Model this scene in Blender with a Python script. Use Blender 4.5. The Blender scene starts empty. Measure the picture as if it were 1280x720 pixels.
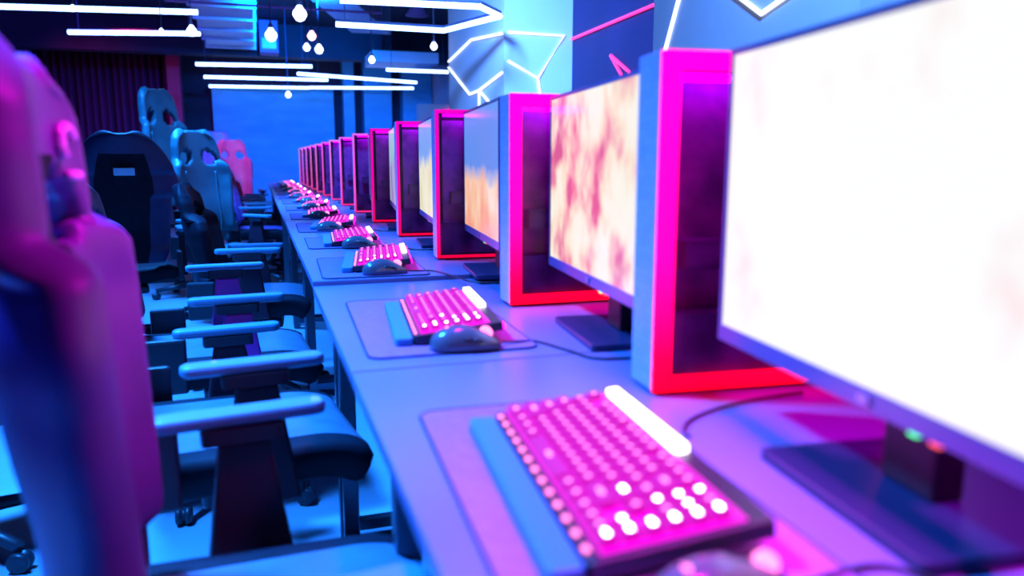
import bpy, bmesh, math, random
from mathutils import Vector, Matrix
random.seed(7)
PI = math.pi
SC = bpy.context.scene
COL = SC.collection
R = math.radians

# ---------------------------------------------------------------- materials
def mat(name, color, rough=.5, metal=0, emit=None, strength=0, spec=.5, coat=0, alpha=1, transmission=0):
    m = bpy.data.materials.new(name); m.use_nodes = True
    b = m.node_tree.nodes['Principled BSDF']
    b.inputs['Base Color'].default_value = (*color, 1)
    b.inputs['Roughness'].default_value = rough
    b.inputs['Metallic'].default_value = metal
    b.inputs['Specular IOR Level'].default_value = spec
    b.inputs['Coat Weight'].default_value = coat
    b.inputs['Alpha'].default_value = alpha
    b.inputs['Transmission Weight'].default_value = transmission
    if emit:
        b.inputs['Emission Color'].default_value = (*emit, 1)
        b.inputs['Emission Strength'].default_value = strength
    return m

def noise_mat(name, c1, c2, scale=8, rough=.5, rough2=None, stretch=(1, 1, 1), bump=0, metal=0, detail=4):
    m = mat(name, c1, rough, metal); nt = m.node_tree; N = nt.nodes; L = nt.links
    b = N['Principled BSDF']
    tc = N.new('ShaderNodeTexCoord'); mp = N.new('ShaderNodeMapping'); nz = N.new('ShaderNodeTexNoise')
    mp.inputs['Scale'].default_value = stretch
    nz.inputs['Scale'].default_value = scale; nz.inputs['Detail'].default_value = detail
    L.new(tc.outputs['Object'], mp.inputs[0]); L.new(mp.outputs[0], nz.inputs['Vector'])
    cr = N.new('ShaderNodeValToRGB')
    cr.color_ramp.elements[0].position = .35; cr.color_ramp.elements[1].position = .68
    cr.color_ramp.elements[0].color = (*c1, 1); cr.color_ramp.elements[1].color = (*c2, 1)
    L.new(nz.outputs['Fac'], cr.inputs[0]); L.new(cr.outputs[0], b.inputs['Base Color'])
    if rough2 is not None:
        mr = N.new('ShaderNodeMapRange'); mr.inputs[3].default_value = rough; mr.inputs[4].default_value = rough2
        L.new(nz.outputs['Fac'], mr.inputs[0]); L.new(mr.outputs[0], b.inputs['Roughness'])
    if bump:
        bp = N.new('ShaderNodeBump'); bp.inputs['Strength'].default_value = bump; bp.inputs['Distance'].default_value = .01
        L.new(nz.outputs['Fac'], bp.inputs['Height']); L.new(bp.outputs[0], b.inputs['Normal'])
    return m

def emit_mat(name, color, strength):
    m = mat(name, (.02, .02, .02), .4, emit=color, strength=strength)
    return m

def zgrad_emit(name, stops, zlo, zhi, strength):
    """an RGB strip whose own colour runs along its length (object Z)"""
    m = mat(name, (.01, .0, .01), .6, spec=.1); nt = m.node_tree; N = nt.nodes; L = nt.links; b = N['Principled BSDF']
    tc = N.new('ShaderNodeTexCoord'); sx = N.new('ShaderNodeSeparateXYZ'); mr = N.new('ShaderNodeMapRange')
    mr.inputs[1].default_value = zlo; mr.inputs[2].default_value = zhi
    cr = N.new('ShaderNodeValToRGB'); el = cr.color_ramp.elements
    el[0].position = stops[0][0]; el[0].color = (*stops[0][1], 1)
    el[1].position = stops[-1][0]; el[1].color = (*stops[-1][1], 1)
    for p, c in stops[1:-1]:
        e = el.new(p); e.color = (*c, 1)
    L.new(tc.outputs['Object'], sx.inputs[0]); L.new(sx.outputs['Z'], mr.inputs[0]); L.new(mr.outputs[0], cr.inputs[0])
    L.new(cr.outputs[0], b.inputs['Emission Color']); b.inputs['Emission Strength'].default_value = strength
    return m

def screen_mat(name, stops, scale, strength, zmix=0, top=(0, 0, 1), seed=0, stretch=(1, 1, 1)):
    """what the monitor shows: patches of colour, with an optional sky over ground"""
    m = mat(name, (.01, .01, .01), .25); nt = m.node_tree; N = nt.nodes; L = nt.links; b = N['Principled BSDF']
    tc = N.new('ShaderNodeTexCoord'); mp = N.new('ShaderNodeMapping'); nz = N.new('ShaderNodeTexNoise')
    mp.inputs['Location'].default_value = (seed, seed * 1.7, seed * .6); mp.inputs['Scale'].default_value = stretch
    nz.inputs['Scale'].default_value = scale; nz.inputs['Detail'].default_value = 3; nz.inputs['Distortion'].default_value = .15
    cr = N.new('ShaderNodeValToRGB'); el = cr.color_ramp.elements
    el[0].position = stops[0][0]; el[0].color = (*stops[0][1], 1)
    el[1].position = stops[-1][0]; el[1].color = (*stops[-1][1], 1)
    for p, c in stops[1:-1]:
        e = el.new(p); e.color = (*c, 1)
    L.new(tc.outputs['Object'], mp.inputs[0]); L.new(mp.outputs[0], nz.inputs['Vector']); L.new(nz.outputs['Fac'], cr.inputs[0])
    out = cr.outputs[0]
    if zmix:
        sx = N.new('ShaderNodeSeparateXYZ'); mr = N.new('ShaderNodeMapRange'); ad = N.new('ShaderNodeMath'); ad.operation = 'ADD'
        ml = N.new('ShaderNodeMath'); ml.operation = 'MULTIPLY'; ml.inputs[1].default_value = .16
        L.new(tc.outputs['Object'], sx.inputs[0]); L.new(nz.outputs['Fac'], ml.inputs[0])
        L.new(sx.outputs['Z'], ad.inputs[0]); L.new(ml.outputs[0], ad.inputs[1]); L.new(ad.outputs[0], mr.inputs[0])
        mr.inputs[1].default_value = zmix; mr.inputs[2].default_value = zmix + .05
        mx = N.new('ShaderNodeMix'); mx.data_type = 'RGBA'; mx.inputs[7].default_value = (*top, 1)
        L.new(mr.outputs[0], mx.inputs[0]); L.new(out, mx.inputs[6]); out = mx.outputs[2]
    L.new(out, b.inputs['Emission Color']); b.inputs['Emission Strength'].default_value = strength
    return m

M = {}
M['floor'] = noise_mat('polished concrete floor', (.20, .26, .33), (.28, .34, .42), 1.6, .32, .5)
M['ceil'] = noise_mat('ceiling paint', (.018, .02, .045), (.025, .028, .06), 3, .8)
M['wall_dark'] = noise_mat('dark wall paint', (.02, .018, .05), (.03, .025, .07), 2, .8)
M['wall_blue'] = noise_mat('pale blue wall paint', (.50, .50, .62), (.56, .56, .68), 2.5, .75, bump=.05)
M['wall_far'] = noise_mat('far wall boards', (.05, .38, .70), (.08, .46, .80), 2, .8, stretch=(1, 1, 3))
M['curtain'] = noise_mat('purple curtain cloth', (.05, .012, .10), (.09, .02, .15), 5, .9, stretch=(1, 1, .1))
M['maroon'] = mat('maroon paint', (.30, .02, .12), .6)
M['column'] = noise_mat('violet column paint', (.16, .12, .55), (.20, .16, .62), 2, .7)
M['black'] = noise_mat('matte black plastic', (.012, .012, .018), (.02, .02, .028), 40, .38, .5)
M['blackgloss'] = mat('gloss black plastic', (.012, .012, .02), .16, coat=.4)
M['metal'] = mat('dark steel', (.12, .13, .17), .3, .85)
M['bezel'] = mat('blue tinted bezel', (.05, .09, .25), .3)
M['base_plate'] = mat('brushed monitor foot', (.03, .035, .10), .28, .2)
M['chrome'] = mat('chrome', (.25, .3, .5), .35, .6)
M['mesh'] = None
M['glass'] = mat('tinted side glass', (.03, .0, .06), .05, alpha=.18)
M['board'] = noise_mat('circuit board', (.22, .05, .35), (.55, .10, .70), 16, .5)
M['pcdark'] = noise_mat('case interior', (.06, .02, .12), (.20, .05, .30), 14, .5)
M['desk'] = noise_mat('desk laminate', (.14, .135, .30), (.17, .16, .34), 3, .30, .38)
M['desk_edge'] = mat('desk edge band', (.06, .06, .10), .35)
M['pad'] = noise_mat('mouse pad cloth', (.24, .09, .34), (.28, .11, .38), 60, .75)
M['pad_edge'] = mat('stitched edge', (.015, .015, .06), .8)
M['kb'] = mat('keyboard case', (.02, .02, .03), .35)
M['wrist'] = mat('wrist rest', (.02, .20, .36), .45)
M['plate'] = emit_mat('magenta backlight', (1, .0, .80), 1.3)
M['keycap'] = mat('keycap', (.05, .01, .05), .5, emit=(1, .0, .66), strength=.62)  # caps emit magenta themselves, standing in for backlight falling on them
M['legend'] = emit_mat('lit legend', (1, .30, .75), 2.6)
M['legend_hot'] = emit_mat('bright lit legend', (1, .75, .9), 16)
M['under'] = emit_mat('added magenta glow', (1, .0, .75), 14)
M['bar'] = emit_mat('white light bar', (1, .82, .96), 5)
M['dot'] = emit_mat('pink edge light', (1, .18, .55), 3.2)
M['ring'] = zgrad_emit('rgb frame light', [(0, (1, .0, .012)), (.10, (1, .0, .03)), (.40, (1, .0, .20)), (1, (1, .0, .30))], 0, .453, 3.0)
M['ringmid'] = zgrad_emit('softer rgb frame light', [(0, (1, .0, .04)), (.15, (1, .0, .25)), (1, (1, .0, .60))], 0, .453, 1.0)
M['ringfar'] = zgrad_emit('pale rgb frame light', [(0, (1, .02, .25)), (.3, (1, .06, .5)), (1, (.75, .12, .9))], 0, .453, 1.2)
M['ringdim'] = zgrad_emit('lilac rgb frame light', [(0, (1, .06, .45)), (1, (.8, .25, .9))], 0, .453, 1.1)
M['inner'] = emit_mat('violet inner glow strip', (.60, .0, 1), 14)
M['tube'] = emit_mat('white blue led tube', (.24, .42, 1), 9)
M['neon'] = emit_mat('white led line', (.6, .75, 1), 2.2)
M['pink_neon'] = emit_mat('pink led line', (1, .03, .38), 1.6)
M['bulb'] = emit_mat('lit bulb', (.5, .65, 1), 6)
M['bulb_pink'] = emit_mat('lit pink bulb', (1, .5, .7), 4)
M['cord'] = mat('cord', (.05, .06, .15), .5)
M['duct'] = noise_mat('galvanised duct', (.40, .55, .75), (.50, .62, .80), 3, .45, metal=.2)
M['arm'] = mat('armrest pad', (.08, .22, .36), .34, coat=.2)
M['armpost'] = mat('armrest post', (.05, .006, .02), .55)
M['nylon'] = mat('black nylon', (.02, .02, .03), .4)
M['led_red'] = emit_mat('red indicator', (1, .08, .03), 2)
M['led_green'] = emit_mat('green indicator', (.05, 1, .3), 2)
M['leaf'] = noise_mat('yellow green leaves', (.35, .42, .05), (.65, .68, .18), 25, .6)
M['pot'] = mat('dark pot', (.05, .05, .07), .5)

def meshfront():
    m = mat('ribbed front mesh', (.30, .36, .52), .45); nt = m.node_tree; N = nt.nodes; L = nt.links; b = N['Principled BSDF']
    tc = N.new('ShaderNodeTexCoord'); br = N.new('ShaderNodeTexBrick'); mp = N.new('ShaderNodeMapping')
    sx = N.new('ShaderNodeSeparateXYZ'); cx = N.new('ShaderNodeCombineXYZ')
    L.new(tc.outputs['Object'], sx.inputs[0]); L.new(sx.outputs['Y'], cx.inputs['X']); L.new(sx.outputs['Z'], cx.inputs['Y'])
    L.new(cx.outputs[0], br.inputs['Vector'])
    br.inputs['Scale'].default_value = 24; br.inputs['Mortar Size'].default_value = .02; br.inputs['Mortar Smooth'].default_value = .5
    br.inputs['Color1'].default_value = (.42, .42, .66, 1); br.inputs["Color2"].default_value = (.34, .36, .60, 1)
    br.inputs['Mortar'].default_value = (.28, .34, .52, 1)
    L.new(br.outputs['Color'], b.inputs['Base Color'])
    return m
M['mesh'] = meshfront()

# ---------------------------------------------------------------- helpers
def obj(name, bm, m, parent=None, smooth=False, bevel=0, loc=None):
    me = bpy.data.meshes.new(name); bmesh.ops.recalc_face_normals(bm, faces=bm.faces); bm.to_mesh(me); bm.free()
    if isinstance(m, (list, tuple)):
        for x in m: me.materials.append(x)
    else: me.materials.append(m)
    if smooth:
        for p in me.polygons: p.use_smooth = True
    o = bpy.data.objects.new(name, me); COL.objects.link(o)
    if parent: o.parent = parent
    if loc: o.location = loc
    if bevel:
        b = o.modifiers.new('b', 'BEVEL'); b.width = bevel; b.segments = 2; b.limit_method = 'ANGLE'; b.angle_limit = R(40)
    return o

def tag(o, label, cat, group=None, kind=None):
    o['label'] = label; o['category'] = cat
    if group: o['group'] = group
    if kind: o['kind'] = kind
    return o

def thing(name, label, cat, loc=(0, 0, 0), rz=0, group=None):
    o = bpy.data.objects.new(name, None); COL.objects.link(o); o.location = loc; o.rotation_euler = (0, 0, rz)
    o.empty_display_size = .05
    return tag(o, label, cat, group)

def struct(name, bm, m, **k):
    o = obj(name, bm, m, **k); o['kind'] = 'structure'; return o

def copy_tree(o, parent=None):
    c = o.copy(); COL.objects.link(c)
    if parent: c.parent = parent
    for ch in [x for x in o.children]: copy_tree(ch, c)
    return c

def box(bm, x0, x1, y0, y1, z0, z1, mi=0):
    v = [bm.verts.new(p) for p in ((x0, y0, z0), (x1, y0, z0), (x1, y1, z0), (x0, y1, z0), (x0, y0, z1), (x1, y0, z1), (x1, y1, z1), (x0, y1, z1))]
    for f in ((0, 3, 2, 1), (4, 5, 6, 7), (0, 1, 5, 4), (1, 2, 6, 5), (2, 3, 7, 6), (3, 0, 4, 7)):
        fc = bm.faces.new([v[i] for i in f]); fc.material_index = mi
    return v

def BOX(*a):
    bm = bmesh.new(); box(bm, *a); return bm

def tube(bm, pts, r, n=10, rf=None):
    pts = [Vector(p) for p in pts]; rings = []
    for i, p in enumerate(pts):
        d = (pts[min(i + 1, len(pts) - 1)] - pts[max(i - 1, 0)]).normalized()
        up = Vector((0, 0, 1)) if abs(d.z) < .95 else Vector((1, 0, 0))
        a = d.cross(up).normalized(); b = d.cross(a)
        rr = rf(i / (len(pts) - 1)) if rf else r
        rings.append([bm.verts.new(p + a * rr * math.cos(2 * PI * k / n) + b * rr * math.sin(2 * PI * k / n)) for k in range(n)])
    for i in range(len(rings) - 1):
        for k in range(n):
            bm.faces.new((rings[i][k], rings[i][(k + 1) % n], rings[i + 1][(k + 1) % n], rings[i + 1][k]))
    bm.faces.new(rings[0][::-1]); bm.faces.new(rings[-1])

def TUBE(pts, r, n=10, rf=None):
    bm = bmesh.new(); tube(bm, pts, r, n, rf); return bm

def lathe(prof, n=20, c=(0, 0, 0)):
    bm = bmesh.new(); rings = []
    for r, z in prof:
        rings.append([bm.verts.new((c[0] + r * math.cos(2 * PI * k / n), c[1] + r * math.sin(2 * PI * k / n), c[2] + z)) for k in range(n)])
    for i in range(len(rings) - 1):
        for k in range(n):
            bm.faces.new((rings[i][k], rings[i][(k + 1) % n], rings[i + 1][(k + 1) % n], rings[i + 1][k]))
    bm.faces.new(rings[0][::-1]); bm.faces.new(rings[-1])
    return bm

def prism(outline, h, z0=0):
    """outline in XY extruded up"""
    bm = bmesh.new(); a = [bm.verts.new((x, y, z0)) for x, y in outline]; b = [bm.verts.new((x, y, z0 + h)) for x, y in outline]
    n = len(a); bm.faces.new(a[::-1]); bm.faces.new(b)
    for i in range(n): bm.faces.new((a[i], a[(i + 1) % n], b[(i + 1) % n], b[i]))
    return bm

def rrect(x0, x1, y0, y1, r, n=6):
    o = []
    for cx, cy, a0 in ((x1 - r, y1 - r, 0), (x0 + r, y1 - r, 90), (x0 + r, y0 + r, 180), (x1 - r, y0 + r, 270)):
        for k in range(n + 1):
            a = R(a0 + 90 * k / n); o.append((cx + r * math.cos(a), cy + r * math.sin(a)))
    return o

# ================================================================= ROOM
FAR = 15.2; CEI = 3.1; LEFT = -4.2; BACK = -2.2; RW = 3.3
struct('floor', BOX(LEFT, RW, BACK, FAR, -.1, 0), M['floor'])
struct('ceiling', BOX(LEFT, RW, BACK, FAR, CEI, CEI + .1), M['ceil'])
struct('wall_left', BOX(LEFT - .1, LEFT, BACK, FAR, 0, CEI), M['wall_dark'])
struct('wall_back', BOX(LEFT, RW, BACK - .1, BACK, 0, CEI), M['wall_dark'])
struct('wall_far', BOX(LEFT, RW, FAR, FAR + .1, 0, CEI), M['wall_dark'])
struct('wall_right', BOX(RW, RW + .1, BACK, FAR, 0, CEI), M['wall_blue'])
# the recessed navy wall behind the near desks and the two pale columns that stand out of it
bm = bmesh.new(); box(bm, 2.21, 2.31, BACK, 6.9, 0, CEI); M['navy'] = noise_mat('navy wall paint', (.012, .008, .07), (.018, .012, .09), 3, .7)
struct('trim_1', bm, M['navy'])
struct('trim_2', BOX(1.69, 2.208, 5.28, 6.92, 0, CEI), M['wall_blue'])
struct('trim_3', BOX(1.69, 2.208, 1.88, 3.12, 0, CEI), M['wall_blue'])
# far end: lit board wall, side columns
struct('trim_4', BOX(-.70, 1.42, FAR - .30, FAR - .002, 0, 2.36), M['wall_far'])
struct('trim_5', BOX(LEFT, -3.45, FAR - .7, FAR - .002, 0, CEI), M['column'])
struct('trim_6', BOX(-1.36, -1.16, FAR - .9, FAR - .4, 0, CEI), M['maroon'])
struct('trim_7', BOX(1.60, 1.80, FAR - .35, FAR - .002, 0, CEI), M['wall_far'])
struct('trim_8', BOX(1.98, 2.50, FAR - .35, FAR - .002, 0, CEI), M['wall_far'])
struct('trim_9', BOX(2.72, 3.28, FAR - .35, FAR - .002, 0, CEI), M['wall_far'])
# blue partition where the room widens behind the far column
struct('trim_10', BOX(1.95, 3.29, 9.6, 9.75, 0, 1.75), M['wall_blue'])
# ceiling beam running away to the right
bm = bmesh.new()
a = [Vector(p) for p in ((.30, 7.6, 2.72), (.72, 7.6, 2.72), (1.80, 10.6, 2.72), (1.28, 10.6, 2.72))]
lo = [bm.verts.new(p) for p in a]; hi = [bm.verts.new(p + Vector((0, 0, .38))) for p in a]
bm.faces.new(lo[::-1]); bm.faces.new(hi)
for i in range(4): bm.faces.new((lo[i], lo[(i + 1) % 4], hi[(i + 1) % 4], hi[i]))
struct('trim_11', bm, M['duct'])
struct('trim_12', BOX(LEFT, RW, 6.0, 6.25, 2.88, CEI), M['ceil'])
struct('trim_13', BOX(LEFT, RW, 12.6, 12.9, 2.62, CEI), M['ceil'])

# curtains on the far left
bm = bmesh.new()
n = 150; x0, x1 = -3.44, -1.42
prev = None
for i in range(n + 1):
    x = x0 + (x1 - x0) * i / n; y = FAR - .35 + .07 * math.sin(i * .75) + .03 * math.sin(i * .31)
    cur = (bm.verts.new((x, y, .02)), bm.verts.new((x, y, 3.05)))
    if prev: bm.faces.new((prev[0], cur[0], cur[1], prev[1]))
    prev = cur
o = obj('curtain', bm, M['curtain'], smooth=True); s = o.modifiers.new('s', 'SOLIDIFY'); s.thickness = .01
tag(o, 'dark purple floor-length curtain hanging in folds on the far wall', 'curtain')

# ducts
d = thing('air_duct', 'pale blue boxy air duct with flanges under the ceiling', 'duct', (-.27, 11, 2.7))
obj('duct_body', BOX(-.32, .32, -2.0, 1.5, 0, .39), M['duct'], d)
for k in range(5): obj('flange', BOX(-.35, .35, -1.95 + k * .8, -1.89 + k * .8, -.03, .39), M['duct'], d)
d = thing('air_duct', 'small violet end box of ductwork beside the ribbed duct', 'duct', (.26, 12.3, 2.62))
M['violet'] = mat('violet paint', (.32, .16, .55), .6)
obj('duct_body', BOX(-.13, .13, -.2, .2, 0, .45), M['violet'], d); obj('grille', BOX(-.10, .10, -.22, -.2, .05, .2), M['duct'], d)
d = thing('air_duct', 'flat blue duct under the ceiling near the right wall', 'duct', (2.2, 11.6, 2.5))
obj('duct_body', BOX(-.5, .5, .1, .9, 0, .16), M['duct'], d)
for x in (-.45, .45):
    obj('hanger', BOX(x - .01, x + .01, .3, .32, .16, .6), M['metal'], d)
d = thing('lamp_shade', 'purple cone shaped ceiling lamp shade above the looped light', 'lamp', (1.75, 8.6, 2.62))
obj('shade', lathe([(.13, 0), (.06, .1), (.09, .2), (.02, .22)], 20), M['violet'], d, smooth=True); obj('stem', TUBE([(0, 0, .2), (0, 0, .48)], .012), M['cord'], d)
# conduit under the ceiling
tag(obj('conduit', TUBE([(-.75, 8.2, 2.55), (1.3, 8.2, 2.55), (1.3, 8.2, 3.1)], .012), M['violet']), 'thin violet conduit crossing below the ceiling beyond the bulbs', 'conduit')
tag(obj('conduit', TUBE([(-1.5, 6.1, 2.42), (-.9, 6.1, 2.42), (-.9, 6.1, 3.1)], .010), M['violet']), 'short violet conduit under the cross beam at left', 'conduit')

# LED tube lamps
def tube_lamp(pts, label, z, r=.024, top=CEI):
    c = Vector((sum(p[0] for p in pts) / len(pts), sum(p[1] for p in pts) / len(pts), z))
    t = thing('tube_light', label, 'light', c, 0, 'linear tube lights under the ceiling')
    obj('diffuser', TUBE([(p[0] - c.x, p[1] - c.y, 0) for p in pts], r, 10), M['tube'], t)
    bm = bmesh.new()
    for i in range(len(pts) - 1):
        tube(bm, [(pts[i][0] - c.x, pts[i][1] - c.y, .022), (pts[i + 1][0] - c.x, pts[i + 1][1] - c.y, .022)], .014, 6)
    obj('housing', bm, M['cord'], t)
    for q in (0, -1):
        p = pts[q]; p2 = pts[1 if q == 0 else -2]
        x = p[0] * .92 + p2[0] * .08 - c.x; y = p[1] * .92 + p2[1] * .08 - c.y
        obj('suspension_wire', TUBE([(x, y, .02), (x, y, top - z)], .004, 6), M['cord'], t)
Z = 2.35
tube_lamp([(-2.6, 7.9), (-.43, 7.55)], 'long straight tube light reaching the left edge of the view', Z)
tube_lamp([(-1.76, 9.11), (-.49, 8.79)], 'shorter straight tube light just below the long left one', Z)
tube_lamp([(-.72, 11.53), (.80, 11.31)], 'topmost of the three stacked tube lights over the far aisle', Z)
tube_lamp([(-.72, 13.23), (1.17, 13.1)], 'middle of the three stacked tube lights over the far aisle', Z)
tube_lamp([(-.72, 14.6), (.96, 14.4)], 'lowest of the three stacked tube lights over the far aisle', 2.33)
tube_lamp([(.655, 12.30), (2.62, 13.05)], 'tube light slanting right beyond the three stacked ones', Z)
tube_lamp([(.744, 14.6), (2.78, 14.1)], 'farthest tube light crossing just below the slanting one', Z)
tube_lamp([(.52, 4.83), (1.365, 4.755), (1.579, 5.02), (1.357, 5.69), (.577, 5.67)], 'bent tube light forming an open pointed loop near the column', 2.0, .019)
tube_lamp([(1.849, 11.36), (2.767, 11.38)], 'short tube light just left of the near pale column', Z)

# wall light lines
def led(pls, label, m, r=.009, at=None):
    c = Vector(at); bm = bmesh.new()
    for pl in pls: tube(bm, [Vector(p) - c for p in pl], r, 8)
    o = obj('led_strip', bm, m); o.location = c
    return tag(o, label, 'led strip', 'glowing line pattern on the right wall')
def far_(pl): return [(a * 1.3, b * 1.3, 1.06 + (c - 1.06) * 1.3) for a, b, c in pl]
y = 4.0565
led([far_([(1.32, y, 1.739), (1.647, y, 1.736), (1.493, y, 1.504), (1.32, y, 1.59)]), far_([(1.493, y, 1.504), (1.51, y, 1.40), (1.51, y, 1.2)])],
    'white light lines forming a kite on the broad face of the pale column', M['neon'], r=.010, at=(1.94, 5.27, 1.6))
x = 1.2935
led([far_([(x, 5.30, 1.731), (x, 4.712, 1.791), (x, 4.08, 1.735)]), far_([(x, 5.30, 1.69), (x, 4.76, 1.468), (x, 4.54, 1.474), (x, 4.08, 1.53)]), far_([(x, 4.54, 1.474), (x, 4.54, 1.30)]), far_([(x, 4.54, 1.474), (x, 4.184, 1.33)])],
    'white light lines branching on the side face of the pale column', M['neon'], r=.010, at=(1.68, 6, 1.7))
x = 1.6925
led([far_([(x, 4.05, 1.721), (x, 3.158, 1.732), (x, 2.7, 1.74)])], 'long pink light line between the two pale columns', M['pink_neon'], r=.011, at=(2.2, 4.6, 1.9))
led([far_([(x, 3.555, 1.571), (x, 3.43, 1.463), (x, 3.47, 1.38)]), far_([(x, 3.555, 1.571), (x, 3.352, 1.471), (x, 3.30, 1.38)])], 'small pink pointed light line just above a monitor top', M['pink_neon'], r=.011, at=(2.2, 4.5, 1.6))
x = 1.2945
led([far_([(x, 2.18, 1.66), (x, 2.232, 1.56), (x, 2.31, 1.41), (x, 2.32, 1.3)])], 'white light line running down the edge of the near pale column', M['neon'], r=.009, at=(1.68, 2.9, 1.6))
led([far_([(x, 1.96, 1.54), (x, 1.80, 1.444), (x, 1.66, 1.48), (x, 1.5, 1.56)])], 'white light line bent in a shallow V above the nearest monitor', M['neon'], r=.009, at=(1.68, 2.3, 1.6))
led([far_([(1.6915, 1.40, 1.72), (1.6915, 1.40, 1.405)])], 'short vertical pink light line above the nearest monitor', M['pink_neon'], r=.012, at=(2.2, 1.82, 1.6))
led([[(1.97, 9.583, 1.42), (2.38, 9.583, 1.71)], [(1.97, 9.583, 1.42), (2.0, 9.583, 1.35), (2.0, 9.583, 1.2)]], 'distant pink light line sloping up on the blue partition', M['pink_neon'], r=.018, at=(2.1, 9.583, 1.5))

# pendant bulbs
def bulb(x, y, z, r, label, m=None):
    r *= .8
    t = thing('pendant_bulb', label, 'light', (x, y, z), 0, 'hanging bulbs over the aisle')
    obj('bulb', lathe([(r * .15, -r), (r * .6, -r * .8), (r, -r * .1), (r * .9, r * .4), (r * .5, r * .9), (r * .35, r * 1.2)], 16), m or M['bulb'], t, smooth=True)
    obj('socket', lathe([(r * .38, r * 1.2), (r * .38, r * 1.8), (r * .15, r * 2)], 12), M['cord'], t)
    obj('cable', TUBE([(0, 0, r * 2), (0, 0, CEI - z)], .006, 6), M['cord'], t)
bulb(-.495, 7.66, 2.2, .055, 'round bulb at the right end of the left tube lights')
bulb(.16, 6.6, 2.04, .060, 'large bulb hanging between the ribbed duct and the beam')
bulb(.33, 5.6, 2.04, .060, 'large bulb highest and nearest of the group by the beam')
bulb(.54, 7.5, 2.185, .050, 'pink tinted bulb at the top of the three clustered ones', M['bulb_pink'])
bulb(.543, 8.30, 2.19, .045, 'lower left bulb of the three clustered ones')
bulb(.673, 8.40, 2.19, .055, 'lower right bulb of the three clustered ones')
bulb(1.15, 7.95, 2.05, .042, 'small bulb on a long cord below the bent light loop')
bulb(1.54, 6.85, 2.05, .040, 'small bulb just left of the pale column')
bulb(-.72, 7.4, 2.15, .026, 'small bulb on the short left tube light')
bulb(.45, 11.0, 1.93, .050, 'small distant bulb below the three stacked tube lights')
bulb(-1.25, 6.7, 2.18, .028, 'small bulb under the long left tube light')

# ================================================================= DESKS
def zoff(y): return 0.0 if y < 1.99 else .012
def desk(y0, y1, z, label, legs=(0, 1)):
    t = thing('desk', label, 'desk', (.12, y0, 0), 0, 'desks in one long row')
    L = y1 - y0
    obj('desk_top', BOX(0, .84, 0, L, z - .022, z), M['desk'], t, bevel=.003)
    obj('edge_band', BOX(.012, .83, .005, L - .005, z - .042, z - .0225), M['desk_edge'], t)
    for q in legs:
        yy = .03 if q == 0 else L - .07
        obj('leg', BOX(.05, .09, yy, yy + .04, 0, z - .042), M['metal'], t, bevel=.004)
        obj('leg', BOX(.74, .78, yy, yy + .04, 0, z - .042), M['metal'], t, bevel=.004)
        obj('foot_rail', BOX(.09, .74, yy + .005, yy + .035, .03, .06), M['metal'], t)
    obj('back_rail', BOX(.77, .785, .06, L - .06, .50, z - .043), M['metal'], t)
desk(-.60, 1.142, .74, 'nearest desk, under the brightest keyboard and largest monitor', (0, 1))
desk(1.147, 1.988, .74, 'second desk, short, with the blue mouse on its pad', (1,))
ys = [1.996, 3.50, 5.0, 6.5, 8.0, 9.5]
labs = ['third desk from the front, starting at the dark gap', 'fourth desk along the row, under the fifth tower', 'fifth desk along the row, mid way to the far wall',
        'sixth desk along the row, in the distance', 'seventh desk along the row, last but one', 'farthest desk of the row, by the far wall']
for k, yy in enumerate(ys): desk(yy, (ys + [11.0])[k + 1] - .004, .752, labs[k])

# ================================================================= STATIONS
PCY = [.888, 1.556, 2.30, 3.05, 3.79, 4.53, 5.28, 6.03, 6.78, 7.53, 8.28, 9.03, 9.78, 10.50]
PCX = [.497, .512, .517, .528] + [.53] * 10
ORD = ['nearest', 'second', 'third', 'fourth', 'fifth', 'sixth', 'seventh', 'eighth', 'ninth', 'tenth', 'eleventh', 'twelfth', 'thirteenth', 'farthest']

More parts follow.
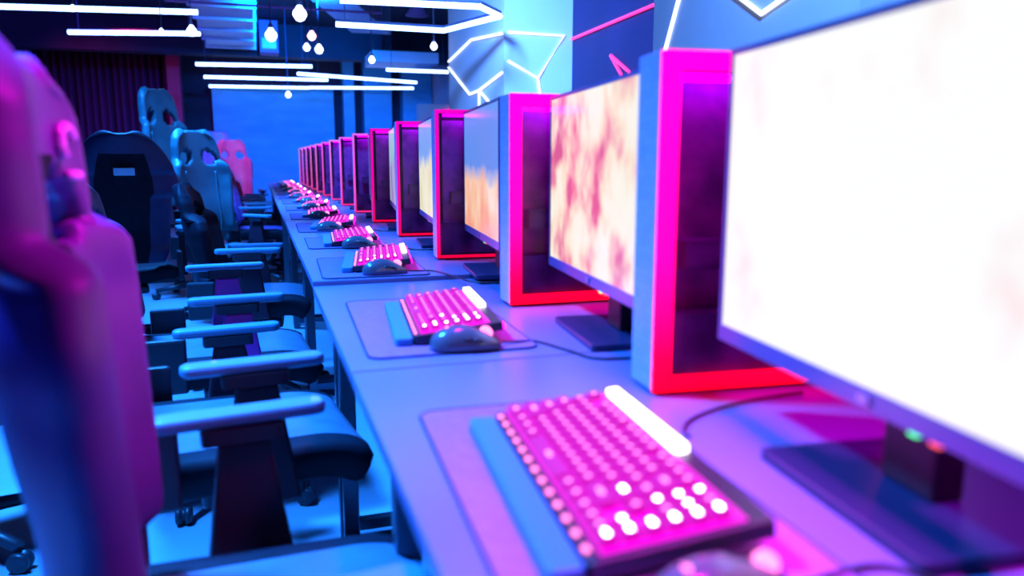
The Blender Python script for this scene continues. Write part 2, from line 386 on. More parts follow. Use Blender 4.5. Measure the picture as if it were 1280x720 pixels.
def make_tower(w=.026, ring='ring'):
    D, W, H = .42, .082, .453
    t = thing('computer_tower', '', 'computer')
    bm = bmesh.new(); f = .006
    box(bm, f, D, .01, W, 0, .012); box(bm, f, D, .01, W, H - .012, H); box(bm, D - .012, D, .01, W, .012, H - .012); box(bm, f, D, W - .006, W, .012, H - .012)
    obj('case', bm, M['black'], t)
    obj('front_panel', BOX(0, f, .006, W, 0, H), M['mesh'], t, bevel=.002)
    bm = bmesh.new()          # the glowing frame round the side window
    box(bm, 0, w, 0, .010, 0, H); box(bm, w, D, 0, .010, H - w, H); box(bm, w, D, 0, .010, 0, w * .8); box(bm, D - .02, D, 0, .010, w * .8, H - w)
    obj('light_frame', bm, M[ring], t, bevel=.002)
    obj('side_window', BOX(w, D - .02, .002, .005, w * .8, H - w), M['glass'], t)
    b = obj('motherboard', BOX(.03, D - .03, W - .02, W - .007, .05, H - .03), M['board'], t)
    bm = bmesh.new(); box(bm, .05, .30, .022, W - .021, .165, .205); box(bm, .05, .30, .020, .024, .17, .20)
    obj('graphics_card', bm, M['pcdark'], t)
    obj('power_shroud', BOX(.008, D - .015, .014, W - .007, .013, .105), M['pcdark'], t)
    for z in (.17, .265, .36):
        bm = lathe([(.045, 0), (.048, .004), (.048, .012), (.040, .016)], 20)
        bmesh.ops.rotate(bm, verts=bm.verts, matrix=Matrix.Rotation(PI / 2, 3, 'X')); bmesh.ops.translate(bm, verts=bm.verts, vec=(.20, W - .025, z))
        if z != .17: obj('fan', bm, M['pcdark'], t, smooth=True)
        else: bm.free()
    obj('dark_filler', BOX(.235, D - .013, .012, W - .0215, .108, H - .05), M['blackgloss'], t)  # black box added so the right part of the window looks black
    obj('inner_light', BOX(.03, .26, .030, .045, H - w - .008, H - w - .001), M['inner'], t)  # unseen strip added to light the case interior violet
    obj('foot', BOX(.03, .06, .012, W - .004, -.006, 0), M['black'], t); obj('foot', BOX(D - .06, D - .03, .012, W - .004, -.006, 0), M['black'], t)
    return t

def make_monitor(screen):
    # origin under the screen centre; screen in the YZ plane facing -X
    w, h, zb = .565, .330, .112
    t = thing('monitor', '', 'monitor')
    bm = bmesh.new(); b = .007
    box(bm, 0, .012, -w / 2 - b, w / 2 + b, zb - .020, zb); box(bm, 0, .012, -w / 2 - b, w / 2 + b, zb + h, zb + h + b)
    box(bm, 0, .012, -w / 2 - b, -w / 2, zb, zb + h); box(bm, 0, .012, w / 2, w / 2 + b, zb, zb + h)
    obj('bezel', bm, M['bezel'], t)
    obj('screen', BOX(.002, .010, -w / 2, w / 2, zb, zb + h), screen, t)
    bm = BOX(.012, .030, -w / 2 - b, w / 2 + b, zb - .020, zb + h + b)
    obj('back_shell', bm, M['black'], t, bevel=.004)
    obj('badge', BOX(-.003, 0, -.008, .008, zb - .015, zb - .006), M['chrome'], t)
    bm = bmesh.new(); box(bm, .05, .085, -.035, .035, .010, .30); box(bm, .030, .052, -.05, .05, .20, .30)
    obj('stand_neck', bm, M['black'], t, bevel=.004)
    bm = prism(rrect(-.030, .17, -.125, .125, .008), .012, -.002)
    obj('stand_foot', bm, M['base_plate'], t, bevel=.002)
    obj('button', BOX(.002, .008, -.09, -.08, zb - .024, zb - .020), M['led_red'], t); obj('button', BOX(.002, .008, -.065, -.055, zb - .024, zb - .020), M['led_green'], t)
    return t

SCR = [
    screen_mat('washed out screen picture', [(.24, (1, .70, .72)), (.37, (.98, .93, .92)), (.42, (.99, .99, .98)), (.9, (1, 1, 1))], 7, 1.0, seed=3),
    screen_mat('pink and cream screen picture', [(.36, (.75, .12, .30)), (.43, (.95, .45, .48)), (.49, (1, .80, .62)), (.56, (1, .95, .80)), (.8, (1, 1, .92))], 9, .95, seed=1.3, stretch=(1, 1, .8)),
    screen_mat('blue sky over orange screen picture', [(.35, (.95, .35, .22)), (.5, (.98, .58, .36)), (.62, (1, .80, .62))], 5, .95, zmix=.33, top=(.12, .30, .85), seed=5),
    screen_mat('pale yellow screen picture', [(.35, (.85, .80, .50)), (.6, (.95, .93, .70))], 6, .9, zmix=.36, top=(.20, .42, .92), seed=2),
    screen_mat('lilac screen picture', [(.35, (.45, .25, .75)), (.6, (.55, .60, .85))], 5, .7, zmix=.36, top=(.45, .75, .85), seed=8),
    screen_mat('deep blue screen picture', [(.35, (.10, .06, .45)), (.6, (.25, .12, .60))], 5, .6, seed=9),
]

def make_keyboard(detail=True):
    # x 0 = user's edge, length along Y
    Lh, Dp = .178, .158
    t = thing('keyboard', '', 'keyboard')
    tilt = Matrix.Rotation(-R(7), 4, 'Y')
    def T(bm): bmesh.ops.transform(bm, matrix=tilt, verts=bm.verts); bmesh.ops.translate(bm, verts=bm.verts, vec=(0, 0, .001)); return bm
    obj('case', T(prism(rrect(.0, Dp, -Lh, Lh, .006), .016, 0)), M['kb'], t, bevel=.002)
    obj('backlight_plate', T(BOX(.012, Dp - .022, -Lh + .008, Lh - .008, .0162, .0178)), M['plate'], t)
    obj('light_bar', T(prism(rrect(Dp - .019, Dp - .004, -.03, Lh - .008, .004), .006, .016)), M['bar'], t)
    obj('added_glow_strip', T(BOX(Dp, Dp + .003, -Lh + .01, Lh - .01, .001, .010)), M['under'], t)  # glowing strip added to throw magenta onto the desk behind
    obj('wrist_rest', prism(rrect(-.034, -.003, -Lh, Lh, .008), .014, 0), M['wrist'], t, bevel=.003)
    bm = bmesh.new()
    for k in range(13):
        y = -Lh + .02 + k * (2 * Lh - .04) / 12
        v = box(bm, .0015, .0065, y - .004, y + .004, .0165, .0185)
    obj('edge_light', T(bm), M['dot'], t)
    if detail: obj('foot', BOX(.12, .135, -.15, -.12, 0, .012), M['kb'], t); obj('foot', BOX(.12, .135, .12, .15, 0, .012), M['kb'], t)
    # rows of keycaps from the user's edge back; ends near -Y are the arrow / navigation block
    u = .0192; x = .0125; ycol = [-Lh + .011 + u * c for c in range(19)]
    rows = []
    for r in range(6):
        rx = .0125 + r * .0192
        if r == 0: cells = [(0, 1), (1, 1), (2, 1), (3, 1.25), (4.3, 1.25), (5.6, 1.2), (6.9, 6), (13, 1.25), (14.3, 1.25), (15.6, 1.25), (17, 1.9)]
        elif r == 1: cells = [(0, 1), (1, 1), (3.1, 2.6)] + [(5.8 + q, 1) for q in range(10)] + [(16, 2.8)]
        elif r == 2: cells = [(0, 1), (2, 1), (3.1, 2.1)] + [(5.3 + q, 1) for q in range(11)] + [(16.4, 2.3)]
        elif r == 3: cells = [(0, 1), (1, 1), (2, 1), (3.1, 1.4)] + [(4.6 + q, 1) for q in range(12)] + [(16.7, 2)]
        elif r == 4: cells = [(0, 1), (1, 1), (2, 1), (3.1, 2)] + [(5.2 + q, 1) for q in range(13)]
        else: cells = [(0, 1), (1, 1), (2, 1)] + [(3.3 + q, 1) for q in range(4)] + [(7.7 + q, 1) for q in range(4)] + [(12.1 + q, 1) for q in range(4)] + [(17.4, 1.1)]
        rows.append((rx, cells))
    sc = (2 * Lh - .02) / (18.9 * u)
    for r, (rx, cells) in enumerate(rows):
        rowbm = bmesh.new()
        for c, wd in cells:
            bm = bmesh.new() if detail else rowbm
            y0 = -Lh + .010 + c * u * sc; y1 = y0 + wd * u * sc - .0028; x0 = rx; x1 = rx + .0162; ins = .0022
            z0, z1 = .0205, .0275
            lo = [bm.verts.new(p) for p in ((x0, y0, z0), (x1, y0, z0), (x1, y1, z0), (x0, y1, z0))]
            hi = [bm.verts.new(p) for p in ((x0 + ins, y0 + ins, z1), (x1 - ins * .5, y0 + ins, z1), (x1 - ins * .5, y1 - ins, z1), (x0 + ins, y1 - ins, z1))]
            bm.faces.new(lo[::-1]); bm.faces.new(hi)
            for i in range(4): bm.faces.new((lo[i], lo[(i + 1) % 4], hi[(i + 1) % 4], hi[i]))
            # lit legend: a small raised mark on the cap, wider on the wide keys
            cx, cy = (x0 + x1) / 2 + .001, (y0 + y1) / 2
            hw = .0022; hl = .0024 if wd < 1.3 else min(.006, wd * .0022)
            box(bm, cx - hw, cx + hw, cy - hl, cy + hl, z1 - .0002, z1 + .0003, 1)
            if c < .5 and detail: box(bm, cx - .0016, cx + .0016, cy + hl, y1 - .001, z1 - .0002, z1 + .0003, 1)
            if c < .5: hw = .0068; hl = .0066
            hot = (c < .5) or (c < 4 and random.random() < .14)
            if detail: obj('key', T(bm), [M['keycap'], M['legend_hot'] if hot else M['legend']], t)
        if detail: rowbm.free()
        else: obj('key_row', T(rowbm), [M['keycap'], M['legend']], t)
    return t

def make_mouse():
    t = thing('mouse', '', 'mouse')
    n, m = 20, 20; L = .062
    def P(u, a):
        # u -1..1 along X (back of the palm at -1), a 0..pi across
        s = math.sqrt(max(0, 1 - abs(u) ** 2.6))
        w = (.032 - .004 * math.cos(u * 2.4)) * s
        hgt = (.039 - .012 * (u + .25) ** 2 - (.008 if u > 0 else 0) * u) * (s ** .55)
        return Vector((u * L, w * math.cos(a), .001 + hgt * (math.sin(a) ** .8)))
    bm = bmesh.new(); rings = []
    for i in range(n + 1):
        u = -.999 + 1.998 * i / n; u = math.sin(u * PI / 2)
        rings.append([bm.verts.new(P(u, PI * k / m)) for k in range(m + 1)])
    for i in range(n):
        for k in range(m): bm.faces.new((rings[i][k], rings[i][k + 1], rings[i + 1][k + 1], rings[i + 1][k]))
        bm.faces.new((rings[i][m], rings[i][0], rings[i + 1][0], rings[i + 1][m]))
    obj('shell', bm, M['mouse'], t, smooth=True)
    bm = lathe([(.010, -.004), (.012, -.003), (.012, .003), (.010, .004)], 18)
    bmesh.ops.rotate(bm, verts=bm.verts, matrix=Matrix.Rotation(PI / 2, 3, 'X')); bmesh.ops.translate(bm, verts=bm.verts, vec=(.034, 0, .024))
    obj('scroll_wheel', bm, M['dot'], t, smooth=True)
    bm = bmesh.new(); pts = [P(u, PI / 2) + Vector((0, 0, .0004)) for u in (.05, .2, .35, .5, .65, .8, .93)]
    tube(bm, pts, .0008, 6); obj('button_seam', bm, M['nylon'], t)
    for u in (-.1, .18):
        bm = bmesh.new(); tube(bm, [P(u + q, PI * .86) + Vector((0, -.0005, 0)) for q in (0, .08, .16, .22)], .0028, 8); obj('thumb_button', bm, M['kb'], t, smooth=True)
    obj('logo_light', TUBE([P(-.55, PI * .46) , P(-.5, PI * .5), P(-.55, PI * .54)], .002, 6), M['dot'], t)
    obj('base', prism([(math.cos(a) * L * .9, math.sin(a) * .027) for a in [2 * PI * k / 24 for k in range(24)]], .003, -.001), M['nylon'], t)
    return t
M['mouse'] = mat('glossy mouse shell', (.10, .09, .12), .22, coat=.5)

# build one of each kind
tw_proto = make_tower(ring='ring'); twt_proto = make_tower(w=.011, ring='ringmid'); twf_proto = make_tower(w=.010, ring='ringfar'); twd_proto = make_tower(w=.010, ring='ringdim')
kb_proto = make_keyboard(True); kbf_proto = make_keyboard(False); ms_proto = make_mouse()
used = set()
def place(proto, loc, rz, label, group):
    o = proto if proto.name not in used else copy_tree(proto)
    used.add(proto.name)
    o.location = loc; o.rotation_euler = (0, 0, rz); o['label'] = label; o['group'] = group
    return o

tower_look = ['thick bright magenta frame and the largest window', 'magenta frame, standing at left of the pink and cream screen', 'purple window, at left of the orange screen',
              'purple window, at left of the pale yellow screen', 'pink edge, at left of the lilac screen']
scr_look = ['nearest and largest monitor with an almost white picture', 'monitor with a pink and cream picture behind the nearest tower', 'monitor with a blue sky over orange picture',
            'monitor with a pale yellow picture', 'monitor with a lilac and pale blue picture']
# keyboards: (x, y, angle), pads: (x0, x1, y0, y1)
KB = [(.240, .660, -5.5), (.262, 1.442, -6), (.262, 2.27, -8), (.255, 2.93, -4)]
MS = [(.300, .425, 4), (.322, 1.222, -6), (.315, 2.05, 4), (.33, 2.71, -4)]
PD = [(.165, .435, .40, .915, -3), (.165, .455, 1.20, 1.725, -2), (.155, .44, 2.01, 2.44, -2), (.16, .44, 2.72, 3.12, -1)]
for i in range(14):
    px, py = PCX[i], PCY[i]; dz = .74 + zoff(py)
    lk = tower_look[i] if i < 5 else 'slim, glowing pink edge, %s tower along the desks' % ORD[i]
    if i == 13: lk = 'slim pink edge, last tower before the far wall'
    place(tw_proto if i < 2 else twt_proto if i < 5 else (twf_proto if i in (5, 6, 8) else twd_proto), (px, py, dz + .006), R(-5.5 if i == 0 else (-1 if i == 1 else -4)), ('black computer tower with ' if i < 5 else 'computer tower, ') + lk, 'computer towers between the monitors')
    mo = make_monitor(SCR[min(i, 5)]) if i < 6 else place(mon_far, (0, 0, 0), 0, '', '')
    if i == 5: mon_far = mo; used.add(mo.name)
    off = (.021, -.353) if i == 0 else (.052, -.296)
    mo.location = (px + off[0], py + off[1], dz + .002); mo.rotation_euler = (0, 0, R(-6.6))
    mo['label'] = scr_look[i] if i < 5 else 'dark blue monitor seen edge-on before the %s tower' % ORD[i]
    mo['group'] = 'monitors along the desks'
    if i < 4: kx, ky, ka = KB[i]; mx, my, ma = MS[i]; p = PD[i]
    else:
        kx = .262 + random.uniform(-.02, .02); ky = py - .13 + random.uniform(-.02, .02); ka = random.uniform(-8, 0)
        mx, my, ma = .31 + random.uniform(-.03, .03), ky - .222, random.uniform(-5, 5); p = (.16, .44, py - .42, py + .06, -1)
    cx, cy = (p[0] + p[1]) / 2, (p[2] + p[3]) / 2; hx, hy = (p[1] - p[0]) / 2, (p[3] - p[2]) / 2
    pad = thing('mouse_pad', ['violet looking cloth pad under the nearest keyboard', 'dark pad with rounded corners under the blue mouse', 'small blue pad under the third keyboard', 'small blue pad under the fourth keyboard'][i] if i < 4
                else 'mouse pad below the %s keyboard' % ORD[i], 'mouse pad', (cx, cy, dz), R(p[4]), 'mouse pads along the desks')
    obj('cloth', prism(rrect(-hx, hx, -hy, hy, .022), .003), M['pad'], pad)
    bm = bmesh.new(); ol = rrect(-hx, hx, -hy, hy, .022); tube(bm, [(a, b, .002) for a, b in ol + [ol[0]]], .002, 6); obj('stitched_edge', bm, M['pad_edge'], pad)
    place(kb_proto if i < 3 else kbf_proto, (kx, ky, dz + .0035), R(ka),
          ['nearest keyboard, glowing magenta with white lit keys', 'second keyboard, with the blue mouse in front of it', 'third keyboard, beyond the dark desk gap', 'fourth keyboard, on a small blue pad'][i] if i < 4 else 'pink lit keyboard, %s along the desks' % ORD[i], 'backlit keyboards along the desks')
    place(ms_proto, (mx, my, dz + .0045), R(ma), ['magenta lit mouse at the bottom edge, before the nearest keyboard', 'glossy mouse lit blue and magenta on the second pad', 'dark mouse before the third keyboard with a red glint', 'dark mouse before the fourth keyboard'][i] if i < 4 else 'small dark mouse before the %s keyboard' % ORD[i], 'mice along the desks')
    # mouse cable
    if i < 5:
        z = dz + .0025; ye = py + off[1] - .175
        ctl = [(mx + .062, my, z + .006), (mx + .10, my + .01, z + .003), (.455, my + .012, z), (.485, (my + ye) / 2, z), (.52, ye, z), (.70, ye - .01, z)]
        pts = []
        for k in range(len(ctl) - 1):
            p0 = Vector(ctl[max(k - 1, 0)]); p1 = Vector(ctl[k]); p2 = Vector(ctl[k + 1]); p3 = Vector(ctl[min(k + 2, len(ctl) - 1)])
            for q in (0, .25, .5, .75):
                pts.append(.5 * ((2 * p1) + (p2 - p0) * q + (2 * p0 - 5 * p1 + 4 * p2 - p3) * q * q + (3 * p1 - p0 - 3 * p2 + p3) * q ** 3))
        for q_ in pts: q_.z = max(q_.z, z)
        tag(obj('mouse_cable', TUBE(pts, .0022, 6), M['nylon']), 'thin black cable of the %s mouse running under the monitor' % ORD[i], 'cable', 'cables on the desks')
pts = [(.70 - .24 * math.sin(PI * k / 36), .835 - .10 * (1 - math.cos(PI * k / 36)), .7430) for k in range(19)]
tag(obj('keyboard_cable', TUBE(pts, .0020, 8), M['nylon']), 'thick dark cable looping over the nearest desk behind the keyboard', 'cable', 'cables on the desks')

# plant
t = thing('potted_plant', 'round yellow green plant in a tall pot behind the distant towers', 'plant', (1.30, 9.0, 0))
obj('pot', lathe([(.11, 0), (.15, .7), (.16, .85), (.13, .85), (.12, .8)], 20), M['pot'], t, smooth=True)
bm = bmesh.new(); bmesh.ops.create_icosphere(bm, subdivisions=4, radius=.17)
for v in bm.verts: v.co *= 1 + random.uniform(-.12, .12)
bmesh.ops.scale(bm, verts=bm.verts, vec=(1, 1, 1.3)); bmesh.ops.translate(bm, verts=bm.verts, vec=(0, 0, 1.03)); obj('foliage', bm, M['leaf'], t)

# ================================================================= CHAIRS
def W(v):   # half width of the backrest at height fraction v
    pts = [(0, .17), (.12, .205), (.30, .21), (.50, .225), (.60, .235), (.68, .222), (.76, .188), (.84, .185), (.92, .172), (.97, .145), (1, .09)]
    for (a, wa), (b, wb) in zip(pts, pts[1:]):
        if v <= b:
            q = (v - a) / (b - a); q = q * q * (3 - 2 * q); return wa + (wb - wa) * q
    return pts[-1][1]

def WB(v): return W(v) if v < .55 else .272 * math.sqrt(max(.03, 1 - ((v - .55) / .46) ** 2))
def back_point(u, v, H, bx=0, rec=1, broad=False):
    w = WB(v) if broad else W(v)
    side = abs(u) ** 3
    x = -.205 + bx - rec * (.06 * v + .02 * v * v) + (.085 if .1 < v < .72 else .045) * side * (1 if v < .72 else .8)
    x += .02 * math.exp(-((v - .25) / .15) ** 2) * (1 - u * u)
    return Vector((x, w * u, .50 + v * H))

def make_chair(name_label, loc, rz, leather, accent, H=.74, arm_near=.68, arm_far=.68, logo=None, dz=0, post=None, seatm=None, bx=0, rec=1, broad=False, arm_yaw=0):
    t = thing('gaming_chair', name_label, 'chair', loc, rz, 'gaming chairs')
    nu, nv = 25, 40
    bm = bmesh.new(); g = []
    for j in range(nv + 1):
        g.append([bm.verts.new(back_point(-1 + 2 * i / (nu - 1), j / nv, H, bx, rec, broad) + Vector((0, 0, dz))) for i in range(nu)])
    for j in range(nv):
        for i in range(nu - 1):
            uc = -1 + 2 * (i + .5) / (nu - 1); vc = (j + .5) / nv
            if ((abs(uc) - .52) / .30) ** 2 + ((vc - .76) / .055) ** 2 < 1 and not broad: continue
            f = bm.faces.new((g[j][i], g[j][i + 1], g[j + 1][i + 1], g[j + 1][i])); f.material_index = 1 if abs(uc) > .52 or (.84 < vc) else 0
    o = obj('backrest', bm, [leather, accent], t, smooth=True)
    s = o.modifiers.new('s', 'SOLIDIFY'); s.thickness = .055; s.offset = 0
    s = o.modifiers.new('u', 'SUBSURF'); s.levels = 1; s.render_levels = 1
    # piping between centre and bolster
    for sg in (-1, 1):
        obj('piping', TUBE([back_point(sg * .54, v, H, bx, rec, broad) + Vector((.030, 0, dz)) for v in [.02 + .62 * k / 20 for k in range(21)]], .006, 8), accent, t, smooth=True)
    # seat
    bm = bmesh.new(); a = 14; gx = []
    for j in range(a + 1):
        row = []
        for i in range(a + 1):
            u = -1 + 2 * i / a; v = j / a
            hw = .245 - .02 * v; x = -.20 + bx + (.46 - bx) * v
            edge = max(abs(u) ** 8, (2 * abs(v - .5)) ** 10)
            z = .475 + .035 * abs(u) ** 3 * (1 - .5 * v) - .03 * edge - .02 * max(0, v - .8) * 5
            row.append(bm.verts.new((x, hw * u, z + dz)))
        gx.append(row)
    for j in range(a):
        for i in range(a):
            f = bm.faces.new((gx[j][i], gx[j][i + 1], gx[j + 1][i + 1], gx[j + 1][i])); f.material_index = 1 if abs(-1 + 2 * (i + .5) / a) > .66 else 0
    o = obj('seat', bm, [seatm or leather, M['lea_black']], t, smooth=True)
    s = o.modifiers.new('s', 'SOLIDIFY'); s.thickness = .09; s.offset = -1
    s = o.modifiers.new('u', 'SUBSURF'); s.levels = 1; s.render_levels = 1
    # make sure thickness goes downwards
    # armrests
    for sg, az in ((-1, arm_near), (1, arm_far)):
        az += dz
        y = sg * .285
        ap = obj('armrest', prism(rrect(-.13, .13, y - .024, y + .024, .020), .022, az - .022), M['arm'], t, bevel=.007)
        if arm_yaw: ap.matrix_local = Matrix.Translation((0, y, 0)) @ Matrix.Rotation(R(arm_yaw), 4, 'Z') @ Matrix.Translation((0, -y, 0))
        obj('armrest_mount', prism(rrect(-.06, .06, y - .028, y + .028, .01), .024, az - .048), M['nylon'], ap)
        pb = bmesh.new()
        lo = [pb.verts.new(p) for p in ((-.065, y - .016, .40 + dz), (.075, y - .016, .40 + dz), (.075, y + .016, .40 + dz), (-.065, y + .016, .40 + dz))]
        hi = [pb.verts.new(p) for p in ((-.035, y - .016, az - .05), (.04, y - .016, az - .05), (.04, y + .016, az - .05), (-.035, y + .016, az - .05))]
        pb.faces.new(lo[::-1]); pb.faces.new(hi)
        for i in range(4): pb.faces.new((lo[i], lo[(i + 1) % 4], hi[(i + 1) % 4], hi[i]))
        obj('armrest_post', pb, post or M['armpost'], t, bevel=.006)
    obj('arm_bar', BOX(-.03, .04, -.285, .285, .36 + dz, .385 + dz), M['nylon'], t)
    for sg in (-1, 1):
        y = sg * .25
        obj('hinge', BOX(-.25, -.14, y - .012 , y + .012 , .40 + dz, .56 + dz), M['nylon'], t, bevel=.008)
    obj('tilt_mechanism', BOX(-.10, .12, -.09, .09, .315 + dz, .36 + dz), M['nylon'], t, bevel=.01)
    obj('gas_lift', lathe([(.032, .10), (.032, .22), (.020, .22), (.020, .32 + dz)], 16), M['metal'], t, smooth=False)
    hub = obj('base', lathe([(.05, .07), (.055, .09), (.045, .12), (.035, .13)], 20), M['nylon'], t)
    for k in range(5):
        a_ = 2 * PI * k / 5 + .3; c, s_ = math.cos(a_), math.sin(a_)
        lg = obj('base_leg', TUBE([(.03 * c, .03 * s_, .095), (.15 * c, .15 * s_, .085), (.30 * c, .30 * s_, .070)], .02, 8, rf=lambda q: .024 - .008 * q), M['nylon'], t, smooth=True)
        bm = lathe([(.022, -.022), (.028, -.018), (.028, -.006), (.020, -.004), (.020, .004), (.028, .006), (.028, .018), (.022, .022)], 16)
        bmesh.ops.rotate(bm, verts=bm.verts, matrix=Matrix.Rotation(PI / 2, 3, 'X')); bmesh.ops.rotate(bm, verts=bm.verts, matrix=Matrix.Rotation(a_ + .5, 3, 'Z'))
        bmesh.ops.translate(bm, verts=bm.verts, vec=(.30 * c, .30 * s_, .028)); obj('caster', bm, M['nylon'], lg, smooth=True)
    if logo:
        def S(u, v): return back_point(u, v, H, bx, rec, broad) + Vector((.034, 0, dz))
        # a hooked arc over a bar
        arc = [S(logo[0] + .10 * math.cos(a), logo[1] + .030 * math.sin(a)) for a in [R(20 + 12 * k) for k in range(18)]]
        bar = [S(logo[0] - .05 + .10 * q, logo[1] - .055) for q in (0, .5, 1, 1.5)]
        bm = bmesh.new(); tube(bm, arc, .006, 8); tube(bm, bar, .006, 8); obj('logo', bm, M['logo'], t, smooth=True)
    return t
M['logo'] = mat('pink embroidered logo', (.95, .22, .85), .5)
M['patch'] = mat('pale blue patch', (.40, .75, .85), .5)
M['lea_black'] = noise_mat('black leather', (.005, .004, .01), (.008, .007, .015), 30, .65, bump=.1); M['lea_black'].node_tree.nodes['Principled BSDF'].inputs['Specular IOR Level'].default_value = .18
M['lea_seat'] = noise_mat('grey seat leather', (.08, .11, .17), (.11, .15, .22), 12, .4)
M['lea_purple'] = noise_mat('magenta purple leather', (.13, .012, .22), (.17, .018, .27), 12, .46, bump=.05)
M['lea_navy'] = noise_mat('navy leather', (.015, .025, .08), (.022, .035, .10), 12, .5)
M['lea_teal'] = noise_mat('teal leather', (.018, .095, .115), (.028, .12, .14), 10, .45)
M['lea_red'] = noise_mat('red leather', (.55, .03, .10), (.65, .05, .14), 10, .45)
M['lea_violet'] = noise_mat('violet leather', (.30, .12, .50), (.36, .15, .56), 10, .45)
M['post_pink'] = mat('pink armrest post', (.95, .04, .40), .4)
seat = M['lea_seat']
c1 = make_chair('nearest gaming chair, purple back with a pink logo at its head', (-.02, .925, 0), R(5), M['lea_black'], M['lea_purple'], H=.665, arm_yaw=2, logo=(.66, .87), seatm=seat, rec=.3)
c0 = make_chair('added black gaming chair darkening the left edge, mostly hidden by the purple one', (-.86, 2.35, 0), R(-60), M['lea_black'], M['lea_black'], H=.55, seatm=M['lea_black'])  # chair added to fill the dark left edge and cover bright floor
c2 = make_chair('dark gaming chair directly behind the nearest purple one', (-.06, 1.76, 0), R(7), M['lea_black'], M['lea_navy'], H=.62, arm_near=.69, arm_far=.64, seatm=seat, bx=-.10)
c3 = make_chair('dark gaming chair with a pink post under its armrest, third along the desks', (-.10, 2.55, 0), R(5), M['lea_black'], M['lea_navy'], H=.50, arm_near=.68, arm_far=.70, post=M['post_pink'], seatm=seat, bx=-.14)
c4 = make_chair('gaming chair turned away, navy back with a pale patch', (-.72, 4.75, 0), R(100), M['lea_black'], M['lea_navy'], H=.70, broad=True)
pb = obj('patch', BOX(-.325, -.295, -.055, .045, .98, 1.02), M['patch'], c4, bevel=.004)
c5 = make_chair('teal gaming chair with dark belt holes, pushed in beyond the navy one', (-.22, 5.5, 0), R(-45), M['lea_teal'], M['lea_teal'], H=.76)
c6 = make_chair('tall teal gaming chair rising behind the navy one with the patch', (-.50, 6.4, 0), R(-35), M['lea_teal'], M['lea_teal'], H=.90, dz=.20)
c7 = make_chair('black low-backed gaming chair pushed in before the fifth keyboard', (-.04, 3.60, 0), R(-3), M['lea_black'], M['lea_black'], H=.45, arm_near=.70, arm_far=.66, seatm=seat)
c8 = make_chair('red gaming chair near the far blue wall', (-.22, 10.6, 0), R(-70), M['lea_red'], M['lea_red'], H=.82)
c9 = make_chair('violet gaming chair behind the red one', (-.48, 12.1, 0), R(-75), M['lea_violet'], M['lea_violet'], H=.98)
c10 = make_chair('red gaming chair far off before the purple curtain', (-1.95, 7.8, 0), R(-90), M['lea_red'], M['lea_red'], H=.66)
c11 = make_chair('violet gaming chair at the desks beyond the teal one', (-.02, 6.95, 0), R(-3), M['lea_violet'], M['lea_violet'], H=.42)
c12 = make_chair('dark gaming chair at the desks beside the red one', (-.04, 7.75, 0), R(4), M['lea_black'], M['lea_violet'], H=.45)
c13 = make_chair('black gaming chair in the aisle at far left', (-1.65, 6.2, 0), R(60), M['lea_black'], M['lea_navy'], H=.74)
c14 = make_chair('farthest dark gaming chair at the end of the desks', (-.05, 8.9, 0), R(-5), M['lea_black'], M['lea_red'], H=.45)

# ================================================================= LIGHTS
def area(name, loc, target, size, color, energy, spread=None):
    l = bpy.data.lights.new(name, 'AREA'); l.size = size; l.color = color; l.energy = energy
    if spread: l.spread = R(spread)
    o = bpy.data.objects.new(name, l); COL.objects.link(o); o.location = loc
    o.rotation_euler = (Vector(target) - Vector(loc)).to_track_quat('-Z', 'Y').to_euler()
    return o
BLUE = (.015, .23, 1)
area('ceiling_wash', (-.95, 1.7, 2.95), (-.34, 1.05, 0), .35, BLUE, 135, 66)
area('ceiling_wash', (-.95, 3.1, 2.95), (-.45, 2.8, 0), .35, BLUE, 135, 68)
area('ceiling_wash', (-.75, 5.4, 2.85), (-.35, 5.6, 0), .4, BLUE, 135, 84)
area('ceiling_wash', (.6, 8.4, 2.9), (.5, 14, 1.2), .6, (.0, .20, 1), 330, 100)
area('ceiling_wash', (.3, 3.4, 3.0), (1.9, 5.2, 1.7), .5, (.10, .34, 1), 130, 80)  # lamp added to brighten the side face of the pale column
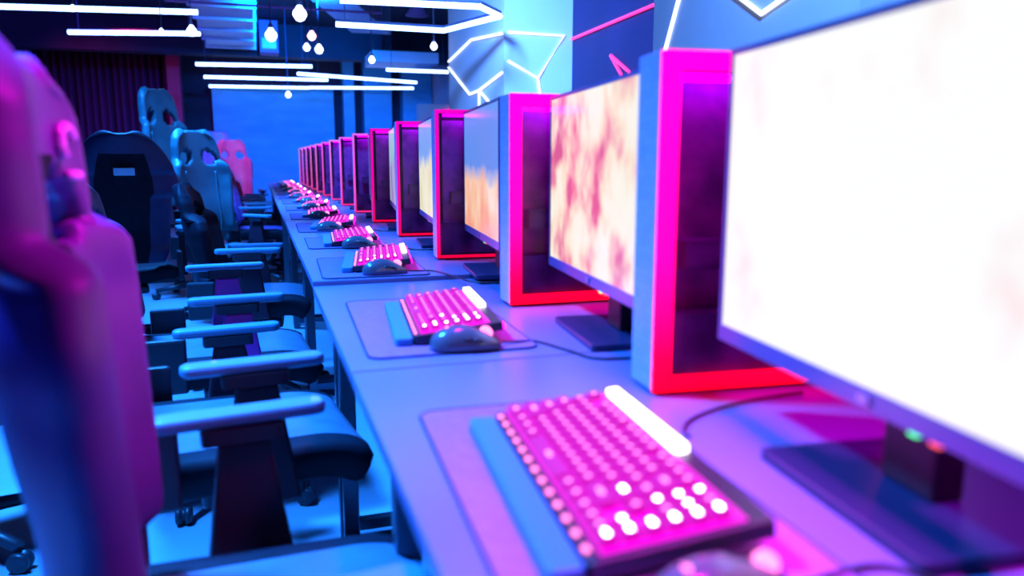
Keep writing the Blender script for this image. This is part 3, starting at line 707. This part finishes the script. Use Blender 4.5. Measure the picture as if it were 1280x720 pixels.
area('ceiling_wash', (.6, .9, 3.0), (1.9, 2.2, 1.7), .5, (.10, .34, 1), 60, 80)
area('ceiling_wash', (-2.2, 8.0, 2.9), (-3.2, 14, 1.4), .6, (.10, .04, 1), 70)
area('magenta_wash', (1.2, .8, 2.6), (-.28, 1.1, 1.2), .3, (.9, .01, .80), 4.5, 36)
area('magenta_wash', (.50, .35, 2.95), (.46, .50, .74), .25, (1, .0, .80), 5.0, 32)  # added spot, deepens the magenta on the nearest desk
area('magenta_wash', (.52, 1.5, 2.95), (.50, 1.45, .74), .25, (.8, .0, .9), 1.6, 30)  # weaker added spot for magenta on the second desk
area('magenta_wash', (-2.4, 11.5, 2.4), (-1.6, 15, .9), .5, (1, .0, .25), 6, 90)
area('magenta_wash', (-1.3, 8.6, 2.7), (-.3, 11.2, .9), .3, (1, .01, .10), 5, 42)  # added red lamp, turns the far chairs redder

w = bpy.data.worlds.new('world'); SC.world = w; w.use_nodes = True
w.node_tree.nodes['Background'].inputs[0].default_value = (.01, .02, .12, 1); w.node_tree.nodes['Background'].inputs[1].default_value = .3

# ================================================================= CAMERA
F = 950.; VP = (321., 200.)
cam = bpy.data.cameras.new('camera'); cam.sensor_width = 36; cam.lens = F / 1280 * 36; cam.clip_start = .02
co = bpy.data.objects.new('camera', cam); COL.objects.link(co); SC.camera = co
th = math.atan2(160, F)
down = Vector((0, math.cos(th), math.sin(th))); fwd = Vector((VP[0] - 640, VP[1] - 360, F)).normalized(); right = down.cross(fwd)
# columns: camera axes (image x right, image y down, forward) written in the room's axes
ix = Vector((right.x, fwd.x, -down.x)); iy = Vector((right.y, fwd.y, -down.y)); iz = Vector((right.z, fwd.z, -down.z))
m3 = Matrix((ix, -iy, -iz)).transposed()
co.matrix_world = Matrix.Translation((0, 0, 1.06)) @ m3.to_4x4()
cam.dof.use_dof = True; cam.dof.focus_distance = 2.9; cam.dof.aperture_fstop = 2.3

SC.view_settings.view_transform = 'Standard'; SC.view_settings.look = 'None'; SC.view_settings.exposure = 0; SC.view_settings.gamma = 1
SC.view_settings.use_curve_mapping = False
